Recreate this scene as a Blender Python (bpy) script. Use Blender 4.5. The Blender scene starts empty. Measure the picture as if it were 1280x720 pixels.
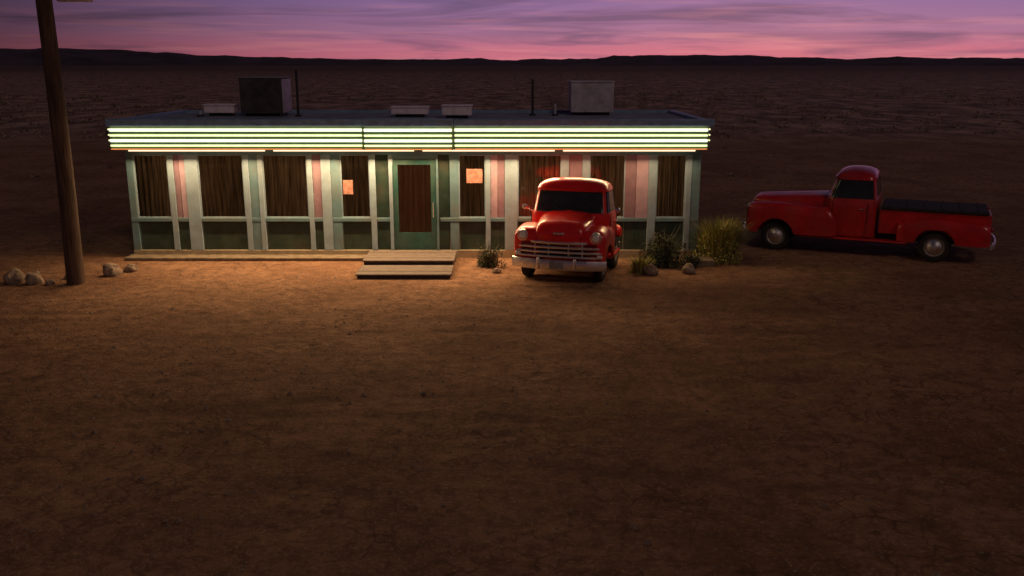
import bpy, bmesh, math, random
from mathutils import Vector, noise, Matrix
random.seed(7)
S = bpy.context.scene
S.view_settings.view_transform = 'Standard'
S.view_settings.look = 'None'
S.view_settings.exposure = 0

# ---------------------------------------------------------------- materials
def mat(name, col, rough=0.6, metal=0.0, var=0.15, vscale=6.0, bump=0.0, bscale=40.0,
        emit=None, estr=0.0, coat=0.0, dust=None, dustamt=0.0, stretch=(1,1,1), spec=None):
    m = bpy.data.materials.new(name); m.use_nodes = True
    nt = m.node_tree; N = nt.nodes; L = nt.links
    b = N['Principled BSDF']
    b.inputs['Roughness'].default_value = rough
    b.inputs['Metallic'].default_value = metal
    if spec is not None: b.inputs['Specular IOR Level'].default_value = spec
    tc = N.new('ShaderNodeTexCoord'); mp = N.new('ShaderNodeMapping')
    mp.inputs['Scale'].default_value = stretch
    L.new(tc.outputs['Object'], mp.inputs['Vector'])
    nz = N.new('ShaderNodeTexNoise'); nz.inputs['Scale'].default_value = vscale
    nz.inputs['Detail'].default_value = 3; nz.inputs['Roughness'].default_value = 0.65
    L.new(mp.outputs[0], nz.inputs['Vector'])
    mx = N.new('ShaderNodeMix'); mx.data_type = 'RGBA'
    lo = [c*(1-var) for c in col]; hi = [min(1, c*(1+var)) for c in col]
    mx.inputs[6].default_value = (*lo, 1); mx.inputs[7].default_value = (*hi, 1)
    cr = N.new('ShaderNodeMapRange'); cr.inputs[1].default_value = .35; cr.inputs[2].default_value = .65
    L.new(nz.outputs[0], cr.inputs[0]); L.new(cr.outputs[0], mx.inputs[0])
    out = mx.outputs[2]
    if dust:
        d = N.new('ShaderNodeMix'); d.data_type = 'RGBA'
        n2 = N.new('ShaderNodeTexNoise'); n2.inputs['Scale'].default_value = vscale*.6
        n2.inputs['Detail'].default_value = 4
        L.new(tc.outputs['Object'], n2.inputs['Vector'])
        r2 = N.new('ShaderNodeMapRange'); r2.inputs[1].default_value = .45; r2.inputs[2].default_value = .75
        r2.inputs[4].default_value = dustamt
        L.new(n2.outputs[0], r2.inputs[0]); L.new(r2.outputs[0], d.inputs[0])
        L.new(out, d.inputs[6]); d.inputs[7].default_value = (*dust, 1)
        out = d.outputs[2]
        r3 = N.new('ShaderNodeMapRange'); r3.inputs[1].default_value = .4; r3.inputs[2].default_value = .7
        r3.inputs[3].default_value = rough; r3.inputs[4].default_value = min(1, rough+.3)
        L.new(n2.outputs[0], r3.inputs[0]); L.new(r3.outputs[0], b.inputs['Roughness'])
    L.new(out, b.inputs['Base Color'])
    if coat: b.inputs['Coat Weight'].default_value = coat; b.inputs['Coat Roughness'].default_value = .12
    if emit:
        b.inputs['Emission Color'].default_value = (*emit, 1); b.inputs['Emission Strength'].default_value = estr
    if bump:
        bp = N.new('ShaderNodeBump'); bp.inputs['Strength'].default_value = bump; bp.inputs['Distance'].default_value = .02
        n3 = N.new('ShaderNodeTexNoise'); n3.inputs['Scale'].default_value = bscale; n3.inputs['Detail'].default_value = 3
        L.new(mp.outputs[0], n3.inputs['Vector']); L.new(n3.outputs[0], bp.inputs['Height'])
        L.new(bp.outputs[0], b.inputs['Normal'])
    return m

M_mint = mat('mint_paint', (.14,.25,.29), .45, var=.15, vscale=3, dust=(.2,.18,.14), dustamt=.5)
M_white = mat('pale_teal_paint', (.31,.42,.50), .45, var=.12, vscale=3, dust=(.26,.25,.24), dustamt=.4)
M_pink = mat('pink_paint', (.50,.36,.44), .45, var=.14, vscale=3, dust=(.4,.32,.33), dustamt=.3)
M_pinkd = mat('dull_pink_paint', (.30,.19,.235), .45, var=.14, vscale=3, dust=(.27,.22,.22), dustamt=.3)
M_green = mat('dark_green_paint', (.024,.050,.036), .5, var=.3, vscale=4, dust=(.08,.065,.04), dustamt=.6)
M_teal = mat('teal_paint', (.06,.16,.18), .5, var=.2, vscale=3)
M_doorg = mat('door_green', (.035,.11,.095), .4, var=.2, vscale=4, dust=(.1,.1,.07), dustamt=.4)
M_rail = mat('base_rail', (.34,.27,.18), .6, var=.2, vscale=5)
M_cap = mat('cap_metal', (.20,.32,.50), .4, metal=.1, var=.2, vscale=5, dust=(.2,.24,.30), dustamt=.4)
M_roof = mat('roof_membrane', (.20,.23,.30), .8, var=.3, vscale=2)
M_steel = mat('fascia_panel', (.30,.36,.14), .4, metal=.2, var=.1, vscale=3)
M_neon = mat('neon_tube', (.9,.95,.7), .3, emit=(.93,1.0,.50), estr=1.35)
M_neonw = mat('neon_tube_warm', (.9,.9,.8), .3, emit=(1.0,1.0,.76), estr=1.6)
M_neono = mat('neon_tube_amber', (.9,.5,.3), .3, emit=(1.0,.30,.08), estr=.8)
M_neons = mat('neon_tube_side', (.9,.95,.7), .3, emit=(.95,1.0,.48), estr=1.2)
M_tube = mat('soffit_tube', (.9,.9,.8), .3, emit=(1.0,.72,.42), estr=2.0)
for m_ in (M_neono,M_neons,M_tube): m_.cycles.emission_sampling='NONE'
M_int = mat('interior', (.30,.20,.14), .9)
M_sign = mat('sign_card', (.50,.24,.18), .6, var=.3, vscale=12)
M_conc = mat('concrete', (.20,.15,.10), .9, var=.3, vscale=6)
M_wood = mat('step_wood', (.155,.115,.095), .8, var=.4, vscale=5, stretch=(1,8,8))
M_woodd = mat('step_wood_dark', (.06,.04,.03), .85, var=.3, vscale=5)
M_pole = mat('pole_wood', (.075,.042,.028), .9, var=.5, vscale=5, bump=.8, bscale=14, stretch=(3,3,.25))
M_acd = mat('cooler_metal_dark', (.07,.06,.06), .6, metal=.3, var=.3, vscale=4)
M_acm = mat('cooler_metal_mid', (.22,.20,.21), .6, metal=.2, var=.3, vscale=4)
M_acl = mat('cooler_metal_light', (.52,.47,.56), .5, metal=.1, var=.2, vscale=4, dust=(.3,.24,.2), dustamt=.45)
M_vent = mat('vent_metal_pale', (.75,.66,.74), .5, var=.15, vscale=4)
M_dark = mat('dark_metal', (.03,.03,.03), .6, var=.2)
M_paint = mat('red_truck_paint', (.70,.014,.010), .28, var=.10, vscale=2.5, coat=.6, dust=(.45,.06,.04), dustamt=.3)
M_paint2 = mat('faded_red_truck_paint', (.52,.012,.016), .32, var=.2, vscale=2.5, coat=.5, dust=(.28,.06,.045), dustamt=.4)
M_chrome = mat('chrome', (.88,.88,.88), .27, metal=1, var=.08, vscale=8, dust=(.55,.48,.40), dustamt=.4)
M_rim = mat('rim_paint', (.30,.27,.25), .4, metal=.4, var=.2, dust=(.2,.15,.1), dustamt=.6)
M_rub = mat('tyre_rubber', (.018,.017,.016), .85, var=.3, vscale=10, dust=(.09,.06,.045), dustamt=.5)
M_tglass = mat('truck_glass', (.028,.032,.040), .10, var=.25, vscale=3, spec=.6)
M_lens = mat('headlamp_lens', (.85,.85,.80), .12, metal=.2, var=.05)
M_taill = mat('tail_lens', (.35,.01,.01), .2)
M_bed = mat('bed_planks', (.022,.019,.018), .8, var=.4, vscale=6, stretch=(1,8,8))
M_rock = mat('rock', (.24,.17,.13), .95, var=.35, vscale=6)

def glass_mat():
    m = bpy.data.materials.new('window_glass'); m.use_nodes = True
    nt = m.node_tree; N = nt.nodes; L = nt.links; N.clear()
    o = N.new('ShaderNodeOutputMaterial'); t = N.new('ShaderNodeBsdfTransparent'); g = N.new('ShaderNodeBsdfGlossy')
    t.inputs[0].default_value = (.80,.80,.74,1); g.inputs['Roughness'].default_value = .05
    fr = N.new('ShaderNodeFresnel'); fr.inputs[0].default_value = 1.5
    tc = N.new('ShaderNodeTexCoord'); nz = N.new('ShaderNodeTexNoise'); nz.inputs['Scale'].default_value = 1.3
    bp = N.new('ShaderNodeBump'); bp.inputs['Strength'].default_value = .15; bp.inputs['Distance'].default_value = .02
    L.new(tc.outputs['Object'], nz.inputs['Vector']); L.new(nz.outputs[0], bp.inputs['Height']); L.new(bp.outputs[0], g.inputs['Normal'])
    mx = N.new('ShaderNodeMixShader'); L.new(fr.outputs[0], mx.inputs[0]); L.new(t.outputs[0], mx.inputs[1]); L.new(g.outputs[0], mx.inputs[2])
    L.new(mx.outputs[0], o.inputs[0]); return m
M_glass = glass_mat()
def cloth_mat(name,c1,c2):
    m = bpy.data.materials.new(name); m.use_nodes = True
    nt = m.node_tree; N = nt.nodes; L = nt.links; N.clear()
    o = N.new('ShaderNodeOutputMaterial'); d = N.new('ShaderNodeBsdfDiffuse'); t = N.new('ShaderNodeBsdfTranslucent')
    tc = N.new('ShaderNodeTexCoord'); mp = N.new('ShaderNodeMapping'); mp.inputs['Scale'].default_value=(5,5,.35); L.new(tc.outputs['Object'],mp.inputs[0])
    nz = N.new('ShaderNodeTexNoise'); nz.inputs['Scale'].default_value=4; nz.inputs['Detail'].default_value=3; L.new(mp.outputs[0],nz.inputs['Vector'])
    r = N.new('ShaderNodeMapRange'); r.inputs[1].default_value=.35; r.inputs[2].default_value=.65; L.new(nz.outputs[0],r.inputs[0])
    x = N.new('ShaderNodeMix'); x.data_type='RGBA'; x.inputs[6].default_value=(*c1,1); x.inputs[7].default_value=(*c2,1); L.new(r.outputs[0],x.inputs[0])
    L.new(x.outputs[2],d.inputs[0]); L.new(x.outputs[2],t.inputs[0])
    mx = N.new('ShaderNodeMixShader'); mx.inputs[0].default_value=.4; L.new(d.outputs[0],mx.inputs[1]); L.new(t.outputs[0],mx.inputs[2]); L.new(mx.outputs[0],o.inputs[0])
    return m
M_curt = cloth_mat('curtain_cloth',(.13,.085,.06),(.38,.26,.185))
M_dcurt = cloth_mat('door_blind_cloth',(.20,.09,.06),(.30,.15,.10))

def leaf_mat(name, c1, c2):
    m = bpy.data.materials.new(name); m.use_nodes = True
    nt = m.node_tree; N = nt.nodes; L = nt.links; b = N['Principled BSDF']
    b.inputs['Roughness'].default_value = .8
    g = N.new('ShaderNodeNewGeometry'); mx = N.new('ShaderNodeMix'); mx.data_type = 'RGBA'
    mx.inputs[6].default_value = (*c1,1); mx.inputs[7].default_value = (*c2,1)
    L.new(g.outputs['Random Per Island'], mx.inputs[0]); L.new(mx.outputs[2], b.inputs['Base Color'])
    return m
M_leafd = leaf_mat('shrub_dark_leaf', (.015,.022,.010), (.07,.075,.03))
M_leafl = leaf_mat('shrub_dry_leaf', (.12,.14,.03), (.42,.36,.10))
M_scrub = leaf_mat('scrub_leaf', (.07,.05,.04), (.34,.24,.19))

# ---------------------------------------------------------------- geometry helpers
def empty(name, loc=(0,0,0), rz=0, sc=1):
    e = bpy.data.objects.new(name, None); S.collection.objects.link(e)
    e.location = loc; e.rotation_euler = (0,0,rz); e.scale = (sc,)*3; e.empty_display_size = .3
    return e
def obj(name, vs, fs, m, parent=None, smooth=False, ang=35, recalc=True):
    me = bpy.data.meshes.new(name); me.from_pydata([tuple(v) for v in vs], [], fs)
    if recalc:
        bm = bmesh.new(); bm.from_mesh(me); bmesh.ops.recalc_face_normals(bm, faces=bm.faces); bm.to_mesh(me); bm.free()
    for mm in (m if isinstance(m, list) else [m]): me.materials.append(mm)
    o = bpy.data.objects.new(name, me); S.collection.objects.link(o)
    if parent: o.parent = parent
    if smooth:
        me.shade_smooth(); me.set_sharp_from_angle(angle=math.radians(ang))
    return o
def box(name, x0,x1,y0,y1,z0,z1, m, parent=None, bev=0.0, seg=2):
    vs = [(x,y,z) for x in (x0,x1) for y in (y0,y1) for z in (z0,z1)]
    fs = [(0,1,3,2),(4,6,7,5),(0,4,5,1),(2,3,7,6),(0,2,6,4),(1,5,7,3)]
    o = obj(name, vs, fs, m, parent)
    if bev:
        md = o.modifiers.new('b','BEVEL'); md.width = bev; md.segments = seg; md.limit_method='ANGLE'
        o.data.shade_smooth(); o.data.set_sharp_from_angle(angle=math.radians(50))
    return o
def loft(name, secs, m, parent=None, closed=False, caps=True, ang=40):
    vs=[]; fs=[]; n=len(secs[0])
    for s in secs: vs += s
    for i in range(len(secs)-1):
        for j in range(n if closed else n-1):
            k=(j+1)%n
            fs.append((i*n+j, i*n+k, (i+1)*n+k, (i+1)*n+j))
    if caps:
        fs.append(tuple(range(n))); fs.append(tuple((len(secs)-1)*n+j for j in range(n)))
    return obj(name, vs, fs, m, parent, True, ang)
def lathe(name, prof, m, parent, c, axis='y', n=28, sgn=1):
    secs=[]
    for i in range(n):
        a=2*math.pi*i/n; s=[]
        for r,h in prof:
            if axis=='y': s.append((c[0]+r*math.cos(a), c[1]+sgn*h, c[2]+r*math.sin(a)))
            elif axis=='x': s.append((c[0]+sgn*h, c[1]+r*math.cos(a), c[2]+r*math.sin(a)))
            else: s.append((c[0]+r*math.cos(a), c[1]+r*math.sin(a), c[2]+sgn*h))
        secs.append(s)
    secs.append(secs[0])
    o = loft(name, secs, m, parent, closed=False, caps=False)
    bm=bmesh.new(); bm.from_mesh(o.data); bmesh.ops.remove_doubles(bm, verts=bm.verts, dist=1e-5)
    bmesh.ops.recalc_face_normals(bm, faces=bm.faces); bm.to_mesh(o.data); bm.free(); return o
def sweep(name, pts, hw, hh, m, parent, rnd=8):
    secs=[]
    for p in pts:
        s=[]
        for k in range(rnd):
            a=2*math.pi*k/rnd; c=math.cos(a); d=math.sin(a)
            s.append((p[0]+hw*math.copysign(abs(c)**.7,c), p[1], p[2]+hh*math.copysign(abs(d)**.7,d)))
        secs.append(s)
    return loft(name, secs, m, parent, closed=True)
def rod(name, a, b, r, m, parent=None, n=10, r2=None):
    a=Vector(a); b=Vector(b); d=(b-a).normalized(); u=d.orthogonal().normalized(); v=d.cross(u); r2=r if r2 is None else r2
    secs=[[tuple(p+(u*math.cos(2*math.pi*k/n)+v*math.sin(2*math.pi*k/n))*rr) for k in range(n)] for p,rr in ((a,r),(b,r2))]
    return loft(name, secs, m, parent, closed=True)

# ---------------------------------------------------------------- camera
TH = math.radians(13.7)
cam = bpy.data.cameras.new('camera'); co = bpy.data.objects.new('camera', cam); S.collection.objects.link(co)
co.location = (0,0,4.6); co.rotation_euler = (math.pi/2-TH,0,0)
cam.sensor_width = 36; cam.lens = 36*1150/1280; cam.clip_end = 12000; S.camera = co

# ---------------------------------------------------------------- world (dusk sky)
W = bpy.data.worlds.new('World'); S.world = W; W.use_nodes = True
W.cycles.sampling_method='MANUAL'; W.cycles.sample_map_resolution=256
nt = W.node_tree; N = nt.nodes; L = nt.links; bg = N['Background']
tc = N.new('ShaderNodeTexCoord'); sx = N.new('ShaderNodeSeparateXYZ'); L.new(tc.outputs['Generated'], sx.inputs[0])
def mathn(op, a, b=None, c=None, clamp=False):
    n = N.new('ShaderNodeMath'); n.operation = op; n.use_clamp = clamp
    for i,v in enumerate((a,b,c)):
        if v is None: continue
        if isinstance(v,(int,float)): n.inputs[i].default_value = v
        else: L.new(v, n.inputs[i])
    return n.outputs[0]
def mixc(f, a, b, mode='MIX'):
    n = N.new('ShaderNodeMix'); n.data_type='RGBA'; n.blend_type = mode
    for i,v in ((0,f),(6,a),(7,b)):
        if isinstance(v,(int,float)): n.inputs[i].default_value = v
        elif isinstance(v,tuple): n.inputs[i].default_value = (*v,1)
        else: L.new(v, n.inputs[i])
    return n.outputs[2]
zf = mathn('DIVIDE', sx.outputs['Z'], .5, clamp=True)
rp = N.new('ShaderNodeValToRGB'); L.new(zf, rp.inputs[0]); cr = rp.color_ramp
cr.elements[0].position=0; cr.elements[0].color=(.60,.160,.22,1)
cr.elements[1].position=1; cr.elements[1].color=(.028,.022,.040,1)
for p,c in ((.03,(.54,.16,.24)),(.065,(.36,.16,.29)),(.12,(.25,.14,.32)),(.3,(.07,.045,.095))):
    e=cr.elements.new(p); e.color=(*c,1)
mp = N.new('ShaderNodeMapping'); mp.inputs['Scale'].default_value=(2.0,2.0,24); mp.inputs['Rotation'].default_value=(0,math.radians(1.2),0); L.new(tc.outputs['Generated'], mp.inputs[0])
cn = N.new('ShaderNodeTexNoise'); cn.inputs['Scale'].default_value=2.0; cn.inputs['Detail'].default_value=5; cn.inputs['Roughness'].default_value=.55
cn.inputs['Distortion'].default_value=.9; L.new(mp.outputs[0], cn.inputs['Vector'])
cl = N.new('ShaderNodeMapRange'); cl.inputs[1].default_value=.48; cl.inputs[2].default_value=.66; L.new(cn.outputs[0], cl.inputs[0])
mp2 = N.new('ShaderNodeMapping'); mp2.inputs['Scale'].default_value=(3,3,60); mp2.inputs['Location'].default_value=(3,1,2); L.new(tc.outputs['Generated'], mp2.inputs[0])
cn2 = N.new('ShaderNodeTexNoise'); cn2.inputs['Scale'].default_value=2.0; cn2.inputs['Detail'].default_value=5; L.new(mp2.outputs[0], cn2.inputs['Vector'])
cl2 = N.new('ShaderNodeMapRange'); cl2.inputs[1].default_value=.52; cl2.inputs[2].default_value=.7; L.new(cn2.outputs[0], cl2.inputs[0])
c1 = mixc(mathn('MULTIPLY',cl.outputs[0],.75), rp.outputs[0], (.11,.07,.16))
lowm = N.new('ShaderNodeMapRange'); lowm.inputs[1].default_value=.1; lowm.inputs[2].default_value=.0; L.new(sx.outputs['Z'], lowm.inputs[0])
c2 = mixc(mathn('MULTIPLY', mathn('MULTIPLY',cl2.outputs[0],.6), lowm.outputs[0]), c1, (.75,.27,.30))
az = mathn('ADD', mathn('MULTIPLY', sx.outputs['X'], .45), mathn('MULTIPLY', sx.outputs['Y'], .9))
am = N.new('ShaderNodeMapRange'); am.interpolation_type='SMOOTHSTEP'; am.inputs[1].default_value=.52; am.inputs[2].default_value=.96
am.inputs[3].default_value=.18; am.inputs[4].default_value=1.0; L.new(az, am.inputs[0])
c3 = mixc(1.0, c2, am.outputs[0], 'MULTIPLY')
sky = N.new('ShaderNodeTexSky'); sky.sky_type='NISHITA'; sky.sun_disc=False
sky.sun_elevation=math.radians(1.0); sky.sun_rotation=math.radians(15)
c4 = mixc(.004, c3, sky.outputs[0], 'ADD')
L.new(c4, bg.inputs[0]); bg.inputs[1].default_value = 1.0

sl = bpy.data.lights.new('front_fill','SUN'); sl.energy=.27; sl.angle=math.radians(12); sl.color=(1,.72,.57)  # added fill light from behind the camera, brightens the truck front and lot
so = bpy.data.objects.new('front_fill', sl); S.collection.objects.link(so); so.rotation_euler=(math.radians(52),0,math.radians(24))

# ---------------------------------------------------------------- ground
def lines(lo, hi, fine_lo, fine_hi, st):
    a=[]; x=fine_lo
    while x<=fine_hi: a.append(x); x+=st
    g=st; x=fine_hi
    while x<hi: g*=1.22; x+=g; a.append(min(x,hi))
    g=st; x=fine_lo
    while x>lo: g*=1.22; x-=g; a.insert(0,max(x,lo))
    return a
xs=lines(-6000,6000,-16,17,.12); ys=lines(-200,7000,3,30,.12)
TR=((13.0,1.3,.2,.11),(15.4,1.0,1.4,.15),(9.4,1.6,2.2,.12),(16.9,.7,3.1,.2))
def rut(x,y):
    d=0
    for c,amp,ph,fr in TR:
        for off in (-.72,.72):
            yc=c+amp*math.sin(x*fr+ph)+off; d+=math.exp(-((y-yc)/.15)**2)
    for off in (-.72,.72):
        xc=1.6+off+.10*(18-y)**1.6*.55 if y<18 else 1.6+off
        if 3<y<18.6: d+=.8*math.exp(-((x-xc)/.15)**2)
    return min(1.2,d)*(.30+1.0*max(0,.25+noise.noise(Vector((x*.4,y*.4,8)))))
def gz(x,y):
    d = noise.noise(Vector((x*.5,y*.5,0)))*.030 + noise.noise(Vector((x*1.7,y*1.7,3)))*.020 + noise.noise(Vector((x*4,y*4,3)))*.015
    if y<20: d-=.026*rut(x,y)
    w = min(1, max(0,(19-y)/2.0)) if y<22 else min(1,max(0,(y-27)/4))
    if y>60: d += noise.noise(Vector((x*.012,y*.012,5)))*min(1.0,(y-60)/200)*.7
    return d*w - .004*(1-w)
vs=[(x,y,gz(x,y)) for y in ys for x in xs]; n=len(xs)
fs=[(j*n+i,j*n+i+1,(j+1)*n+i+1,(j+1)*n+i) for j in range(len(ys)-1) for i in range(n-1)]
def ground_mat(farmode):
    m=bpy.data.materials.new('desert_flat' if farmode else 'desert_dirt'); m.use_nodes=True; nt=m.node_tree; N=nt.nodes; L=nt.links; b=N['Principled BSDF']
    b.inputs['Roughness'].default_value=.95; b.inputs['Specular IOR Level'].default_value=.1
    tc=N.new('ShaderNodeTexCoord')
    def nz(sc,det=5,ro=.6,stretch=(1,1,1),dist=0):
        mp=N.new('ShaderNodeMapping'); mp.inputs['Scale'].default_value=stretch; L.new(tc.outputs['Object'],mp.inputs[0])
        t=N.new('ShaderNodeTexNoise'); t.inputs['Scale'].default_value=sc; t.inputs['Detail'].default_value=det; t.inputs['Roughness'].default_value=ro
        t.inputs['Distortion'].default_value=dist; L.new(mp.outputs[0],t.inputs['Vector']); return t.outputs[0]
    def mr(v,a,bb,c=0,d=1):
        r=N.new('ShaderNodeMapRange'); r.inputs[1].default_value=a; r.inputs[2].default_value=bb; r.inputs[3].default_value=c; r.inputs[4].default_value=d
        L.new(v,r.inputs[0]); return r.outputs[0]
    def mx(f,a,c,mode='MIX'):
        k=N.new('ShaderNodeMix'); k.data_type='RGBA'; k.blend_type=mode
        for i,v in ((0,f),(6,a),(7,c)):
            if isinstance(v,(int,float)): k.inputs[i].default_value=v
            elif isinstance(v,tuple): k.inputs[i].default_value=(*v,1)
            else: L.new(v,k.inputs[i])
        return k.outputs[2]
    sp=N.new('ShaderNodeSeparateXYZ'); L.new(tc.outputs['Object'],sp.inputs[0])
    base=mx(mr(nz(.35,4,.65,dist=.5),.35,.65),(.245,.125,.073),(.41,.225,.133))
    n4=nz(4,6,.78)
    base=mx(mr(n4,.42,.62,0,.8),base,(.14,.070,.043))
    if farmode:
        farc=mx(mr(nz(.30,6,.8,(1,.45,1)),.44,.58),(.16,.10,.085),(.46,.30,.245))  # distance haze is put into the paler soil tone
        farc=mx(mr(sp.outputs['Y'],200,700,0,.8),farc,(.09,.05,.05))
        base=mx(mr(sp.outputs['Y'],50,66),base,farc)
        L.new(base,b.inputs['Base Color']); return m
    base=mx(mr(nz(20,2,.7),.56,.68,0,.6),base,(.52,.33,.21))
    base=mx(mr(nz(1.0,4,.7,(.5,1.4,1),.8),.50,.64,0,.40),base,(.16,.082,.050))
    wv=N.new('ShaderNodeVectorMath'); wv.operation='ADD'
    nn=N.new('ShaderNodeTexNoise'); nn.inputs['Scale'].default_value=1.5; nn.inputs['Detail'].default_value=3; L.new(tc.outputs['Object'],nn.inputs['Vector'])
    sc_=N.new('ShaderNodeVectorMath'); sc_.operation='SCALE'; sc_.inputs['Scale'].default_value=1.1; L.new(nn.outputs['Color'],sc_.inputs[0])
    L.new(tc.outputs['Object'],wv.inputs[0]); L.new(sc_.outputs[0],wv.inputs[1])
    vo=N.new('ShaderNodeTexVoronoi'); vo.feature='DISTANCE_TO_EDGE'; vo.inputs['Scale'].default_value=1.6; L.new(wv.outputs[0],vo.inputs['Vector'])
    crack=mr(vo.outputs['Distance'],.0,.04,1,0)
    cm=N.new('ShaderNodeMath'); cm.operation='MULTIPLY'; L.new(crack,cm.inputs[0]); L.new(mr(nz(.6,2,.6),.42,.58,0,.75),cm.inputs[1])
    base=mx(cm.outputs[0],base,(.095,.048,.032))
    at=N.new('ShaderNodeAttribute'); at.attribute_name='rut'
    base=mx(mr(at.outputs['Fac'],0,1,0,.40),base,(.15,.078,.050))
    L.new(base,b.inputs['Base Color'])
    bp=N.new('ShaderNodeBump'); bp.inputs['Strength'].default_value=1.0; bp.inputs['Distance'].default_value=.08; L.new(n4,bp.inputs['Height'])
    L.new(bp.outputs[0],b.inputs['Normal'])
    return m
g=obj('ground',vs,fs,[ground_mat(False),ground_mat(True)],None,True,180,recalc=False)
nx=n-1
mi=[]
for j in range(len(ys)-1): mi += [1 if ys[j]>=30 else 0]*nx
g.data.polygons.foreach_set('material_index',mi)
at=g.data.attributes.new('rut','FLOAT','POINT')
at.data.foreach_set('value',[rut(v[0],v[1]) if (v[1]<20 and abs(v[0])<25) else 0.0 for v in vs])

# gravel on the lot
vs=[];fs=[]
for i in range(4600):
    y=3.5+ (21-3.5)*random.random(); x=random.uniform(-.62*y-2,.62*y+2); r=random.choice([.008,.012,.018,.03])*random.uniform(.6,1.2)
    if random.random()<.012: r=.05
    k=len(vs); z=gz(x,y)
    for a in range(6):
        t=a*2*math.pi/6+random.random()*.8; vs.append((x+r*math.cos(t),y+r*math.sin(t),z-.004+r*.2*random.random()))
    vs.append((x,y,z+r*.7)); 
    for a in range(6): fs.append((k+a,k+(a+1)%6,k+6))
obj('gravel',vs,fs,M_rock)

# hills
R0=2600; secs=[]
for i in range(361):
    a=math.radians(-48+96*i/360)
    px=640+1150/math.cos(TH)*math.tan(a)*.985
    def tri(c,w): return max(0,1-abs(px-c)/w)
    h=14+ 22*tri(90,330)+ 9*max(0,min(1,(330-px)/300)) + 11*max(0,min(1,(px-740)/25))*max(0,min(1,(1010-px)/60)) + 4*tri(1130,150)
    h+= noise.noise(Vector((i*.12,0,1)))*6 + noise.noise(Vector((i*.5,2,1)))*2.5
    h=max(6,h)+4.6
    s=[]
    for dr,f in ((0,-.1),(120,.35+.1*noise.noise(Vector((i*.3,5,0)))),(260,.8),(340,1),(500,.8),(900,-.1)):
        s.append(((R0+dr)*math.sin(a),(R0+dr)*math.cos(a),h*f))
    secs.append(s)
M_hill=mat('hazed_hill_rock',(.055,.036,.06),.95,var=.4,vscale=.01)  # purple dusk air is put into the base colour
loft('hills',secs,M_hill,None,closed=False,caps=False,ang=180)

# scattered scrub on the desert flat
vs=[];fs=[]
def clump(cx,cy,cz,w,h,n,ls,vs,fs,up=.5):
    for _ in range(n):
        t=random.uniform(0,2*math.pi); rr=math.sqrt(random.random())*w; ph=random.random()
        zz=h*ph*math.sqrt(max(0.05,1-(rr/w)**2)); p=Vector((cx+rr*math.cos(t),cy+rr*math.sin(t),cz+zz))
        u=Vector((random.gauss(0,1),random.gauss(0,1),random.gauss(0,1))).normalized(); v=u.orthogonal().normalized()
        s=ls*random.uniform(.5,1.3); k=len(vs)
        vs += [p-u*s, p+v*s*.6, p+u*s, p-v*s*.6]; fs.append((k,k+1,k+2,k+3))
for i in range(6500):
    y=58*math.exp(random.random()**.85*math.log(560/58)); x=random.uniform(-.66*y-5,.66*y+5)
    if noise.noise(Vector((x*.03,y*.03,9)))<-.25: continue
    w=random.uniform(.12,.38)*(1+y/300); clump(x,y,gz(x,y),w,w*.8,10 if y<150 else 5,w*.34,vs,fs)
for i in range(90):
    y=random.uniform(34,56); x=random.uniform(-.66*y,.66*y); w=random.uniform(.08,.2); clump(x,y,gz(x,y),w,w,9,w*.4,vs,fs)
obj('desert_scrub',vs,fs,M_scrub)

# ---------------------------------------------------------------- shrubs, rocks
def shrub(name,x,y,w,h,m,leaves,ls,blades=0):
    e=empty(name,(x,y,0)); vs=[];fs=[]
    lobes=[(random.uniform(-.5,.5)*w,random.uniform(-.4,.4)*w,random.uniform(.45,.75)*w,random.uniform(.6,1)*h) for _ in range(7)]
    for lx,ly,lw,lh in lobes: clump(lx,ly,0,lw*.8,lh,leaves//7,ls,vs,fs)
    for _ in range(blades):
        t=random.uniform(0,6.28); r0=random.random()*w*.5; lean=random.uniform(.1,.9)*w; bh=h*random.uniform(.5,1.15)
        a=Vector((r0*math.cos(t),r0*math.sin(t),0)); b=a+Vector((lean*.4*math.cos(t),lean*.4*math.sin(t),bh*.65)); c=a+Vector((lean*math.cos(t),lean*math.sin(t),bh*.95))
        s=Vector((-math.sin(t),math.cos(t),0))*.008; k=len(vs)
        vs+= [a-s,a+s,b+s,b-s,c]; fs+= [(k,k+1,k+2,k+3),(k+3,k+2,k+4)]
    obj('foliage',vs,fs,m,e)
    for k in range(7):
        t=random.uniform(0,6.28); rod('stem_%d'%k,(0,0,-.02),(w*.5*math.cos(t),w*.5*math.sin(t),h*.6),.014,M_woodd,e,5,.005)
shrub('shrub',3.58,21.2,.68,.88,M_leafd,2400,.035,80)
shrub('shrub',4.98,21.7,.74,1.0,M_leafl,2800,.032,1200)
shrub('shrub',2.92,20.35,.34,.36,M_leafl,500,.025,300)
shrub('shrub',-.52,20.95,.36,.58,M_leafd,800,.03,60)
shrub('shrub',4.25,21.0,.28,.35,M_leafd,350,.028,60)
def rock(x,y,r,sq=.7):
    bm=bmesh.new(); bmesh.ops.create_icosphere(bm,subdivisions=3,radius=r); o=random.random()*50
    for v in bm.verts:
        f=1+.35*noise.noise(v.co/r*1.1+Vector((o,0,0)))+.14*noise.noise(v.co/r*3+Vector((o,0,0)))
        v.co=v.co*f; v.co.z*=sq
    me=bpy.data.meshes.new('rock'); bm.to_mesh(me); bm.free(); me.materials.append(M_rock); me.shade_smooth(); me.set_sharp_from_angle(angle=math.radians(22))
    ob=bpy.data.objects.new('rock',me); S.collection.objects.link(ob); ob.location=(x,y,r*sq*.55); ob.rotation_euler[2]=o
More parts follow.
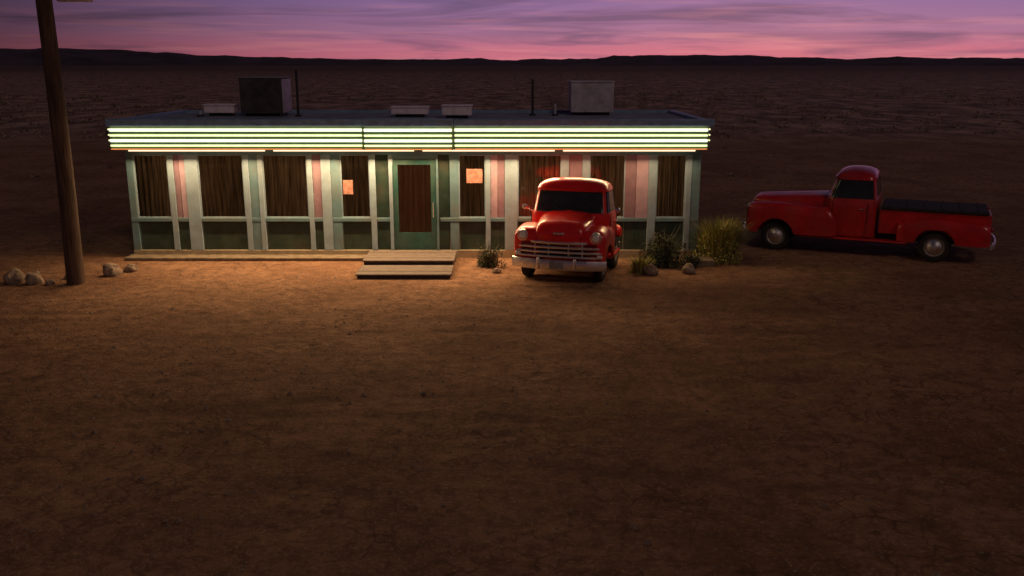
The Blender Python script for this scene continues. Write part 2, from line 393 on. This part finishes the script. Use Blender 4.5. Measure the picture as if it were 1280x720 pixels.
for a in ((-10.75,19.35,.21,.95),(-10.3,19.3,.18,.95),(-8.95,20.1,.19,.95),(-8.7,20.5,.15),(-9.75,19.8,.12),(3.12,20.2,.17,.9),(3.98,20.3,.15,.9),(-.35,20.35,.1),(-9.9,19.2,.1)): rock(*a)
box('concrete_block',4.15,4.75,21.0,21.5,-.02,.14,M_conc,None,.02)

# ---------------------------------------------------------------- utility pole
up_=empty('utility_pole',(-9.40,19.3,0))
secs=[]
for i in range(25):
    z=-.1+8.6*i/24; r=.185-.045*i/24
    secs.append([((r+.008*noise.noise(Vector((k,z*.6,0))))*math.cos(2*math.pi*k/20)+.03*math.sin(z*.5),(r)*math.sin(2*math.pi*k/20),z) for k in range(20)])
loft('post',secs,M_pole,up_,closed=True)
box('crossarm',-1.1,1.1,-.24,-.14,7.75,7.88,M_pole,up_,.01)
for k,x in enumerate((-1,-.45,.45,1)): rod('insulator_%d'%k,(x,-.19,7.88),(x,-.19,8.03),.035,M_acl,up_)
rod('lamp_arm',(.1,0,6.15),(.85,-.1,5.97),.025,M_dark,up_)
box('lamp_head',.35,1.0,-.22,.02,5.80,5.93,M_acl,up_,.03)

# ---------------------------------------------------------------- diner
D=empty('diner'); Y0=22.0; K=.0191
def PX(p): return (p-640)*K
XL,XR=PX(158),PX(876); YB=26.4; ZB=.08
box('foundation_slab',XL-.10,-1.35,21.60,YB+.1,-.05,ZB,M_conc,D,.02)
box('floor',XL,XR,Y0+.03,YB,ZB-.02,.12,M_int,D)
box('back_wall',XL,XR,YB-.12,YB,.122,3.2,M_teal,D)
for nm,x0,x1 in (('side_wall_l',XL,XL+.12),('side_wall_r',XR-.12,XR)):
    box(nm,x0,x1,Y0+.16,YB-.122,.122,3.2,M_teal,D)
for nm,x in (('l',XL-.02),('r',XR-.02)):
    for k in range(3):
        yy=Y0+.5+k*1.3
        box('side_window_frame_%s%d'%(nm,k),x,x+.04,yy,yy+1.05,.95,2.5,M_mint,D)
        box('side_window_glass_%s%d'%(nm,k),x-.004,x+.044,yy+.08,yy+.97,1.03,2.42,M_tglass,D)
Z1,Z2,Z3,Z4=.19,.89,.98,2.50
box('bottom_rail',XL-.01,XR+.01,Y0-.012,Y0+.14,-.02,Z1,M_rail,D,.01)
DX0,DX1=PX(489),PX(546)
for nm,a,b in (('a',XL,DX0-.06),('b',DX1+.06,XR)):
    box('sill_rail_'+nm,a,b,Y0-.008,Y0+.12,Z2,Z3,M_mint,D,.008)
box('header_rail',XL,XR,Y0-.02,Y0+.14,Z4,2.66,M_mint,D,.01)
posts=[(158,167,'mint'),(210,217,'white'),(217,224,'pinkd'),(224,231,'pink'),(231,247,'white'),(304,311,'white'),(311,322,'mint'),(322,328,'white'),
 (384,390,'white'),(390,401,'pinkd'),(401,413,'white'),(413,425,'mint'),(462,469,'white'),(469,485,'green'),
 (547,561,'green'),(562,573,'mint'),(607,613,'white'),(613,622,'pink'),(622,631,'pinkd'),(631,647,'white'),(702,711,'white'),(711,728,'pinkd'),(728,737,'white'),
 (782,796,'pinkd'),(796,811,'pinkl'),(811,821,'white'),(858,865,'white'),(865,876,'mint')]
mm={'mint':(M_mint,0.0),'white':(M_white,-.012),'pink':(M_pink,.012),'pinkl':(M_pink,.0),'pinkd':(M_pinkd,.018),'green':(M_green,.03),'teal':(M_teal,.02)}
for i,(a,b,c) in enumerate(posts):
    m,off=mm[c]
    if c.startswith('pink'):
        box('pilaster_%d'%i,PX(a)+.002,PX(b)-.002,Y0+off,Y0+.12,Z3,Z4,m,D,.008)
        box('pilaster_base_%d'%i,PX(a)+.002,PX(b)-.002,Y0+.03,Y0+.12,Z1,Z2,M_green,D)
    else:
        box('post_%d'%i,PX(a)+.001,PX(b)-.001,Y0+off,Y0+.12,Z1,Z4-.001,m,D,.008)
wins=[(167,210),(247,304),(328,384),(425,462),(573,607),(647,702),(737,782),(821,858)]
def curtain(nm,x0,x1,y,z0,z1,m=M_curt):
    vs=[];fs=[];n=int((x1-x0)/.010)
    for i in range(n+1):
        x=x0+(x1-x0)*i/n; w=.026*math.sin(x*46+1.5*math.sin(x*7))+.010*math.sin(x*101)
        vs+= [(x,y+w,z0),(x,y+w*.6,z1)]
    for i in range(n): fs.append((2*i,2*i+2,2*i+3,2*i+1))
    return obj(nm,vs,fs,m,D,True,180)
for i,(a,b) in enumerate(wins):
    x0,x1=PX(a),PX(b)
    f=.028
    box('frame_l_%d'%i,x0,x0+f,Y0+.02,Y0+.07,Z3,Z4,M_white,D); box('frame_r_%d'%i,x1-f,x1,Y0+.02,Y0+.07,Z3,Z4,M_white,D)
    box('frame_t_%d'%i,x0+f,x1-f,Y0+.022,Y0+.07,Z4-f,Z4,M_white,D); box('frame_b_%d'%i,x0+f,x1-f,Y0+.022,Y0+.07,Z3,Z3+f,M_white,D)
    box('glass_%d'%i,x0+f,x1-f,Y0+.045,Y0+.050,Z3+f,Z4-f,M_glass,D)
    gap=random.uniform(.0,.12)
    curtain('curtain_%d'%i,x0-.06+gap,x1+.06,Y0+.17,Z3-.05,Z4+.1)
    box('lower_panel_%d'%i,x0+.02,x1-.02,Y0+.05,Y0+.1,Z1,Z2,M_green,D)
for a,b,nm in ((PX(425)+.05,PX(440),'a'),(PX(583),PX(603),'b')):
    zz=1.55 if nm=='a' else 1.82
    box('window_card_'+nm,a,b,Y0+.030,Y0+.036,zz,zz+.34,M_sign,D)
box('door_jamb_l',DX0-.06,DX0+.02,Y0-.03,Y0+.12,.13,Z4-.001,M_white,D,.008)
box('door_jamb_r',DX1-.02,DX1+.03,Y0-.03,Y0+.12,.13,Z4-.001,M_mint,D,.008)
box('door_head',DX0+.02,DX1-.02,Y0-.028,Y0+.12,2.40,Z4-.001,M_mint,D,.008)
dl,dr=DX0+.03,DX1-.03
box('door_stile_l',dl,dl+.12,Y0,Y0+.05,.2,2.39,M_doorg,D,.005); box('door_stile_r',dr-.12,dr,Y0,Y0+.05,.2,2.39,M_doorg,D,.005)
box('door_top_rail',dl+.12,dr-.12,Y0+.003,Y0+.05,2.26,2.39,M_doorg,D); box('door_kick_panel',dl+.12,dr-.12,Y0+.003,Y0+.05,.2,.62,M_doorg,D)
box('door_glass',dl+.12,dr-.12,Y0+.024,Y0+.029,.62,2.26,M_glass,D)
curtain('door_curtain',dl+.1,dr-.1,Y0+.1,.6,2.28,M_dcurt)
rod('door_handle',(dr-.07,Y0-.05,1.0),(dr-.07,Y0-.05,1.35),.012,M_chrome,D)
for z in (1.0,1.35): rod('door_handle_post_%d'%int(z*10),(dr-.07,Y0-.05,z),(dr-.07,Y0+.01,z),.01,M_chrome,D)
for k in range(5):  # added unseen lamps that make the curtains glow from behind
    x=-8+k*2.75
    rod('curtain_glow_cord_%d'%k,(x,23.4,2.3),(x,23.4,3.18),.008,M_dark,D,6)
    lathe('curtain_glow_shade_%d'%k,[(.03,.12),(.08,.08),(.16,0)],M_acl,D,(x,23.4,2.2),axis='z')
    l=bpy.data.lights.new('curtain_glow_light','POINT'); l.energy=30; l.color=(1,.66,.38); l.shadow_soft_size=.08
    lo=bpy.data.objects.new('curtain_glow_light_%d'%k,l); S.collection.objects.link(lo); lo.parent=D; lo.location=(x,23.4,2.12)
# roof
FX0,FX1=-9.38,4.58
box('roof_deck',XL-.1,XR+.1,21.72,YB+.1,3.18,3.25,M_roof,D)
box('soffit',FX0+.05,FX1-.05,21.70,Y0+.16,2.662,2.70,M_mint,D)
for k,(a,b,yo) in enumerate(((FX0,(455-640)*.0187,21.65),((455-640)*.0187,(567-640)*.0187,21.58),((567-640)*.0187,FX1,21.65))):
    a+=.003; b-=.003
    box('fascia_%d'%k,a,b,yo,yo+.10,2.64,3.20,M_steel,D,.01)
    box('fascia_cap_%d'%k,a-(.05 if k==0 else 0),b+(.12 if k==2 else 0),yo-.05,yo+.16,3.19,3.35+(.02 if k==1 else 0),M_cap,D,.02)
    for j,(z,m,r) in enumerate(((3.105,M_neonw,.032),(2.98,M_neon,.022),(2.86,M_neonw,.030),(2.745,M_neon,.022),(2.665,M_neono,.012))):
        rod('neon_%d_%d'%(k,j),(a+.03,yo-.035,z),(b-.03,yo-.035,z),r,m,D,8)
    for j in range(4):
        z=3.045-j*.122; box('fascia_rib_%d_%d'%(k,j),a+.005,b-.005,yo-.03,yo-.001,z-.010,z+.010,M_teal,D)
for nm,x0,x1 in (('l',FX0,FX0+.1),('r',FX1-.1,FX1)):
    box('fascia_side_'+nm,x0,x1,21.76,YB+.1,2.72,3.20,M_steel,D)
    box('cap_side_'+nm,x0-.05,x1+.05,21.82,YB+.15,3.20,3.33,M_cap,D,.02)
    for j,z in enumerate((3.115,2.985,2.86)):
        xx=x0-.03 if nm=='l' else x1+.03
        rod('neon_side_%s%d'%(nm,j),(xx,21.7,z),(xx,YB,z),.02,M_neons,D,6)
box('cap_back',FX0,FX1,YB+.1,YB+.2,3.2,3.32,M_cap,D)
for k,(a,b,p) in enumerate(((-9.0,-5.8,115),(-5.6,-2.3,190),(-2.1,1.0,130),(1.2,4.3,42))):
    rod('soffit_tube_%d'%k,(a,21.74,2.62),(b,21.74,2.62),.018,M_tube,D,6)
    l=bpy.data.lights.new('soffit_light','AREA'); l.shape='RECTANGLE'; l.size=b-a; l.size_y=.06; l.energy=p; l.color=(1,.64,.31)
    lo=bpy.data.objects.new('soffit_light_%d'%k,l); S.collection.objects.link(lo); lo.parent=D
    lo.location=((a+b)/2,21.70,2.59); lo.rotation_euler=(math.radians(-34),0,0)
# steps
sx0,sx1=PX(457)+.05,PX(571)-.02
st=empty('entrance_steps')
for k in range(4):
    y=20.72+k*.30; box('deck_board_%d'%k,sx0,sx1,y,y+.280,.16,.20+.003*(k%2),M_wood,st,.006)
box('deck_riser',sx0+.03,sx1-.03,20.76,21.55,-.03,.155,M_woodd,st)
for k in range(3):
    y=19.72+k*.33; box('tread_board_%d'%k,sx0,sx1,y,y+.310,.065,.10+.003*(k%2),M_wood,st,.006)
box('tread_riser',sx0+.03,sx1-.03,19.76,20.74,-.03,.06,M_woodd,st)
# rooftop equipment
def cooler(name,x,y,w,d,h,m,m2,louv=True,side=None):
    e=empty(name,(x,y,3.25)); box('cabinet',-w/2,w/2,-d/2,d/2,.08,h,m,e,.015)
    box('lid',-w/2-.02,w/2+.02,-d/2-.02,d/2+.02,h,h+.04,m2,e,.01); box('curb',-w/2+.1,w/2-.1,-d/2+.1,d/2-.1,0,.08,M_dark,e)
    if side: box('side_panel',w/2+.001,w/2+.02,-d/2+.03,d/2-.03,.1,h-.02,side,e,.004)
    if not louv: return
    for k in range(9):
        z=.16+k*(h-.24)/9; box('louver_%d'%k,-w/2+.1,w/2-.1,-d/2-.010,-d/2+.01,z,z+.02,m,e)
cooler('evaporative_cooler',-6.55,25.0,1.1,1.0,.98,M_acd,M_acm,True,M_acl)
cooler('evaporative_cooler',2.15,25.6,1.15,1.0,.86,M_acl,M_acl)
cooler('roof_vent',-7.75,25.0,.8,.5,.27,M_vent,M_vent,False)
cooler('roof_vent',-2.65,24.4,.95,.5,.24,M_vent,M_vent,False)
cooler('roof_vent',-1.4,23.9,.75,.5,.30,M_vent,M_vent,False)
for x,y,h in ((-5.62,24.6,1.2),(.55,25,.95),(1.15,25,.3),(-8.2,24.6,.15)):
    e=empty('vent_pipe',(x,y,3.25)); rod('pipe',(0,0,0),(0,0,h),.035,M_dark if h>.5 else M_acl,e); rod('flashing',(0,0,0),(0,0,.05),.09,M_dark,e)

# ---------------------------------------------------------------- pickup trucks
def pickup(loc,rz,sc,fa,cw,ce,LL,ra,paint):
    T=empty('pickup_truck',loc,rz,sc); R=.37; RA=.455
    def sgnp(c,p): return math.copysign(abs(c)**p,c)
    def fender(nm,x0,x1,axle,ztf,side,rf,rb,skirt=.46,yc=.70,a=.285,g0=.35):
        secs=[];n=int((x1-x0)/.03)
        for i in range(n+1):
            x=x0+(x1-x0)*i/n; g=1
            if x-x0<rf: g=min(g,g0+(1-g0)*math.sqrt(max(0,1-((rf-(x-x0))/rf)**2)))
            if x1-x<rb: g=min(g,.35+.65*math.sqrt(max(0,1-((rb-(x1-x))/rb)**2)))
            zt=ztf(x); zc=zt-.26; b=.26*g; aa=a*(.6+.4*g)
            zc=zc-.05*(1-g); ycc=yc-(1-g)*.02
            dx=abs(x-axle); zb=skirt+.06*(1-g)
            if dx<RA: zb=max(skirt,R+math.sqrt(RA*RA-dx*dx))
            zb=min(zb,zc-.01)
            s=[(x,side*(ycc-aa),.5)]
            for k in range(17):
                t=math.pi*(1-k/16); s.append((x,side*(ycc+aa*sgnp(math.cos(t),.62)),zc+b*abs(math.sin(t))**.66))
            yo=ycc+aa
            s.append((x,side*yo,(zc+zb)/2)); s.append((x,side*(yo-.005),zb)); s.append((x,side*(yo-.06),zb+.005))
            secs.append(s)
        return loft(nm,secs,paint,T,closed=False,caps=True,ang=50)
    def interp(tab):
        def f(x):
            if x<=tab[0][0]: return tab[0][1]
            for (a,b),(c,d) in zip(tab,tab[1:]):
                if x<=c:
                    t=(x-a)/(c-a); t=t*t*(3-2*t); return b+(d-b)*t
            return tab[-1][1]
        return f
    zf=interp([(.05,1.18),(fa,1.22),(cw,1.16),(cw+.3,1.0)])
    zr=interp([(ra-.6,1.0),(ra,1.06),(LL,1.0)])
    for s,nm in ((1,'l'),(-1,'r')):
        fender('front_fender_'+nm,.05,min(cw+.28,ce-.5),fa,zf,s,.18,.2,yc=.715,a=.30,g0=.68)
        fender('rear_fender_'+nm,max(ce+.12,ra-.85),LL-.03,ra,zr,s,.30,.22,yc=.74,a=.24)
        box('running_board_'+nm,min(cw+.1,fa+.5),max(ce+.15,ra-.6),s*.80-.16,s*.80+.13,.40,.45,paint,T,.02)
        for ax,wn in ((fa,'front'),(ra,'rear')):
            c=(ax,s*.80,R)
            lathe('tyre_%s_%s'%(wn,nm),[(.22,-.09),(.30,-.095),(.345,-.085),(.367,-.05),(.37,0),(.367,.05),(.345,.085),(.30,.095),(.22,.09)],M_rub,T,c,sgn=s,n=36)
            lathe('rim_%s_%s'%(wn,nm),[(.0,.03),(.12,.03),(.19,.05),(.215,.085),(.235,.092),(.24,.08),(.22,.0)],M_rim,T,c,sgn=s)
            lathe('hubcap_%s_%s'%(wn,nm),[(0,.125),(.05,.12),(.09,.105),(.13,.085),(.17,.072),(.178,.04)],M_chrome,T,c,sgn=s)
        hz=1.02; hy=.80
        lathe('headlamp_ring_'+nm,[(.092,.06),(.126,.05),(.133,.01),(.120,-.025),(.099,-.032),(.092,-.01)],M_chrome,T,(.075,s*hy,hz),axis='x')
        lathe('headlamp_lens_'+nm,[(0,-.045),(.04,-.042),(.07,-.033),(.096,-.012)],M_lens,T,(.075,s*hy,hz),axis='x')
        box('parking_lamp_'+nm,-.015,.05,s*.90-.06,s*.90+.06,.60,.67,M_lens,T,.02)
        for k,x in enumerate((cw+.13,ce-.22)):
            box('door_seam_%d_%s'%(k,nm),x,x+.010,s*.905-.012,s*.905+.006,.55,1.32,M_dark,T)
        rod('door_handle_'+nm,(ce-.40,s*.935,1.17),(ce-.27,s*.935,1.17),.012,M_chrome,T)
        rod('mirror_arm_'+nm,(cw+.22,s*.88,1.36),(cw+.14,s*1.04,1.45),.008,M_chrome,T)
        lathe('mirror_'+nm,[(0,.02),(.05,.015),(.065,0),(.05,-.01),(0,-.012)],M_chrome,T,(cw+.12,s*1.06,1.48),axis='x')
        lathe('tail_lamp_'+nm,[(0,.03),(.03,.025),(.045,0),(.045,-.05)],M_taill,T,(LL-.01,s*.80,.86),axis='x')
    # hood
    secs=[]; x0,x1=.05,cw+.08; n=30
    for i in range(n+1):
        x=x0+(x1-x0)*i/n; t=(x-x0)/(x1-x0); g=math.sqrt(max(0,1-(max(0,.22-(x-x0))/.22)**2)); g=.50+.50*g
        w=(.53+.15*t**.8)*(.84+.16*g); zt=1.30+.15*t**.9; zc=.96; b=(zt-zc)*g
        s=[(x,-w,.75)]
        for k in range(29):
            q=math.pi*(1-k/28); cc=math.cos(q); s.append((x,w*sgnp(cc,.48),zc+b*abs(math.sin(q))**.46+.022*g*max(0,1-abs(cc)*9)))
        s.append((x,w,.75)); secs.append(s)
    loft('hood',secs,paint,T,closed=False,caps=True,ang=55)
    box('front_apron',.14,.6,-.70,.70,.47,1.02,paint,T,.05,3)
    box('grille_recess',.05,.2,-.86,.86,.55,.93,M_dark,T,.03)
    for k in range(4):
        z=.60+k*.100; hwid=(.91,.93,.90,.62)[k]
        pts=[(-.01+.09*abs(u)**2.6,u*hwid,z) for u in [(-1+2*j/24) for j in range(25)]]
        sweep('grille_bar_%d'%k,pts,.030,(.027,.027,.027,.030)[k],M_chrome,T)
    for s in (-1,1):
        for q in (.22,.52): box('grille_post_%d'%int(s*q*100),.02,.06,s*q-.014,s*q+.014,.57,.90,M_chrome,T)
        sweep('grille_end_%d'%s,[(.055,s*.93+j*.012*s,.62) for j in range(2)],.03,.10,M_chrome,T)
    box('hood_emblem',.010,.07,-.12,.12,1.07,1.115,M_chrome,T,.012)
    pts=[(-.12+.19*abs(u)**2.6,u*1.04,.44) for u in [(-1+2*j/28) for j in range(29)]]
    sweep('front_bumper',pts,.035,.110,M_chrome,T,12)
    for s in (-1,1):
        box('bumper_bracket_%d'%s,-.07,.3,s*.42-.03,s*.42+.03,.42,.50,M_dark,T)
        box('bumper_guard_%d'%s,-.175,-.11,s*.40-.03,s*.40+.03,.34,.60,M_chrome,T,.02)
    box('licence_plate',-.17,-.158,-.15,.15,.37,.52,M_acm,T,.005)
    pts=[(LL+.10-.10*abs(u)**2.6,u*.9,.47) for u in [(-1+2*j/20) for j in range(21)]]
    sweep('rear_bumper',pts,.03,.075,M_chrome,T,12)
    for s in (-1,1): box('frame_rail_%d'%s,.2,LL,s*.36-.04,s*.36+.04,.40,.54,M_dark,T)
    box('floor_pan',.6,LL-.1,-.55,.55,.541,.60,M_dark,T)
    rod('front_axle',(fa,-.75,R),(fa,.75,R),.05,M_dark,T); rod('rear_axle',(ra,-.75,R),(ra,.75,R),.05,M_dark,T)
    for s in (-1,1): box('wheel_well_%d'%s,max(.2,fa-.5),fa+.5,s*.5-.02,s*.5+.02,.45,1.0,M_dark,T)
    # cab
    NA=72
    lv=[(.46,.82,.0,.0),(.50,.86,0,0),(.8,.90,0,0),(1.15,.91,0,0),(1.33,.905,0,0),(1.41,.885,.01,.01),(1.45,.875,.03,.02),(1.60,.855,.085,.04),(1.74,.835,.14,.06),(1.86,.815,.185,.075),
        (1.91,.805,.17,.075),(1.98,.775,.19,.10),(2.04,.70,.24,.16),(2.085,.56,.33,.26),(2.11,.34,.44,.38),(2.118,.10,.52,.47)]
    q0=1.0 if ce-cw>1.1 else .9
    vs=[];fs=[];mi=[]
    for z,hy,f0,b0 in lv:
        xa=cw+f0*q0; xb=ce-b0*q0; xc=(xa+xb)/2; hx=(xb-xa)/2
        p=.30 if z<1.95 else .30+.55*min(1,(z-1.95)/.16)
        for k in range(NA):
            t=2*math.pi*(k+.5)/NA; c=math.cos(t); s=math.sin(t); bow=.07*(1-abs(s)**2) if c<0 else 0
            vs.append((xc+hx*sgnp(c,p)-bow*.6*(1 if z<1.95 else .3),hy*sgnp(s,p),z))
    nl=len(lv)
    for i in range(nl-1):
        for k in range(NA):
            k2=(k+1)%NA; fs.append((i*NA+k,i*NA+k2,(i+1)*NA+k2,(i+1)*NA+k))
            tm=2*math.pi*(k+1)/NA; c=math.cos(tm); s=math.sin(tm); zl,zh=lv[i][0],lv[i+1][0]
            g=0
            if zl>=1.41-1e-6 and zh<=1.86+1e-6:
                if c<0 and abs(s)<.62: g=1
                elif abs(s)>.80 : g=2
                elif c>0 and abs(s)<.42 and zl>=1.45-1e-6: g=3
            mi.append(g)
    fs.append(tuple(range(NA))); fs.append(tuple((nl-1)*NA+k for k in range(NA))); mi+=[0,0]
    o=obj('cab',vs,fs,[paint,M_tglass,M_rub],T,True,50,recalc=False)
    bm=bmesh.new(); bm.from_mesh(o.data); bm.faces.ensure_lookup_table()
    groups=[[bm.faces[i] for i,gg in enumerate(mi) if gg==q and (q!=2 or bm.faces[i].calc_center_median().y*sd>0)] for q,sd in ((1,1),(2,1),(2,-1),(3,1))]
    bmesh.ops.recalc_face_normals(bm, faces=bm.faces)
    for gfs in groups:
        for f in gfs: f.material_index=1
        r=bmesh.ops.inset_region(bm,faces=gfs,thickness=.022,depth=-.012,use_even_offset=True)
        for f in r['faces']: f.material_index=2
    bm.to_mesh(o.data); bm.free(); o.data.shade_smooth(); o.data.set_sharp_from_angle(angle=math.radians(28))
    for s in (-1,1): rod('wiper_%d'%s,(cw-.055,s*.12,1.43),(cw+.03,s*.42,1.55),.007,M_dark,T,6)
    b0,b1=ce+.05,LL-.05
    for s,nm in ((1,'l'),(-1,'r')):
        box('bed_side_'+nm,b0,b1,s*.74-.02,s*.74+.02,.60,1.14,paint,T,.008)
        rod('bed_rail_'+nm,(b0,s*.745,1.15),(b1,s*.745,1.15),.03,paint,T,12)
    box('bed_front_panel',b0,b0+.035,-.72,.72,.60,1.14,paint,T); box('tailgate',b1-.03,b1+.01,-.718,.718,.60,1.14,paint,T,.01)
    for k in range(8): box('bed_plank_%d'%k,b0+.04,b1-.03,-.715+k*.179,-.715+k*.179+.172,.60,.64,M_bed,T)
    if b1-b0>1.5:
        box('bed_dark_sheet',b0+.02,b1-.06,-.79,.79,1.16,1.25,M_bed,T,.03)  # added dark sheet and ribs standing in for the black bed interior
        for k in range(6):
            x=b0+.2+k*(b1-b0-.5)/5; box('dark_sheet_rib_%d'%k,x,x+.05,-.78,.78,1.22,1.27,M_bed,T,.01)
    return T
a=math.radians(17)
pickup((.98,19.22,0), math.pi/2-a, 1.0, .56,.98,2.0,2.38,2.0, M_paint)
pickup((6.34,24.1,0), math.atan2(-.42,.908), 1.0, .78,1.95,3.12,5.65,4.45, M_paint2)
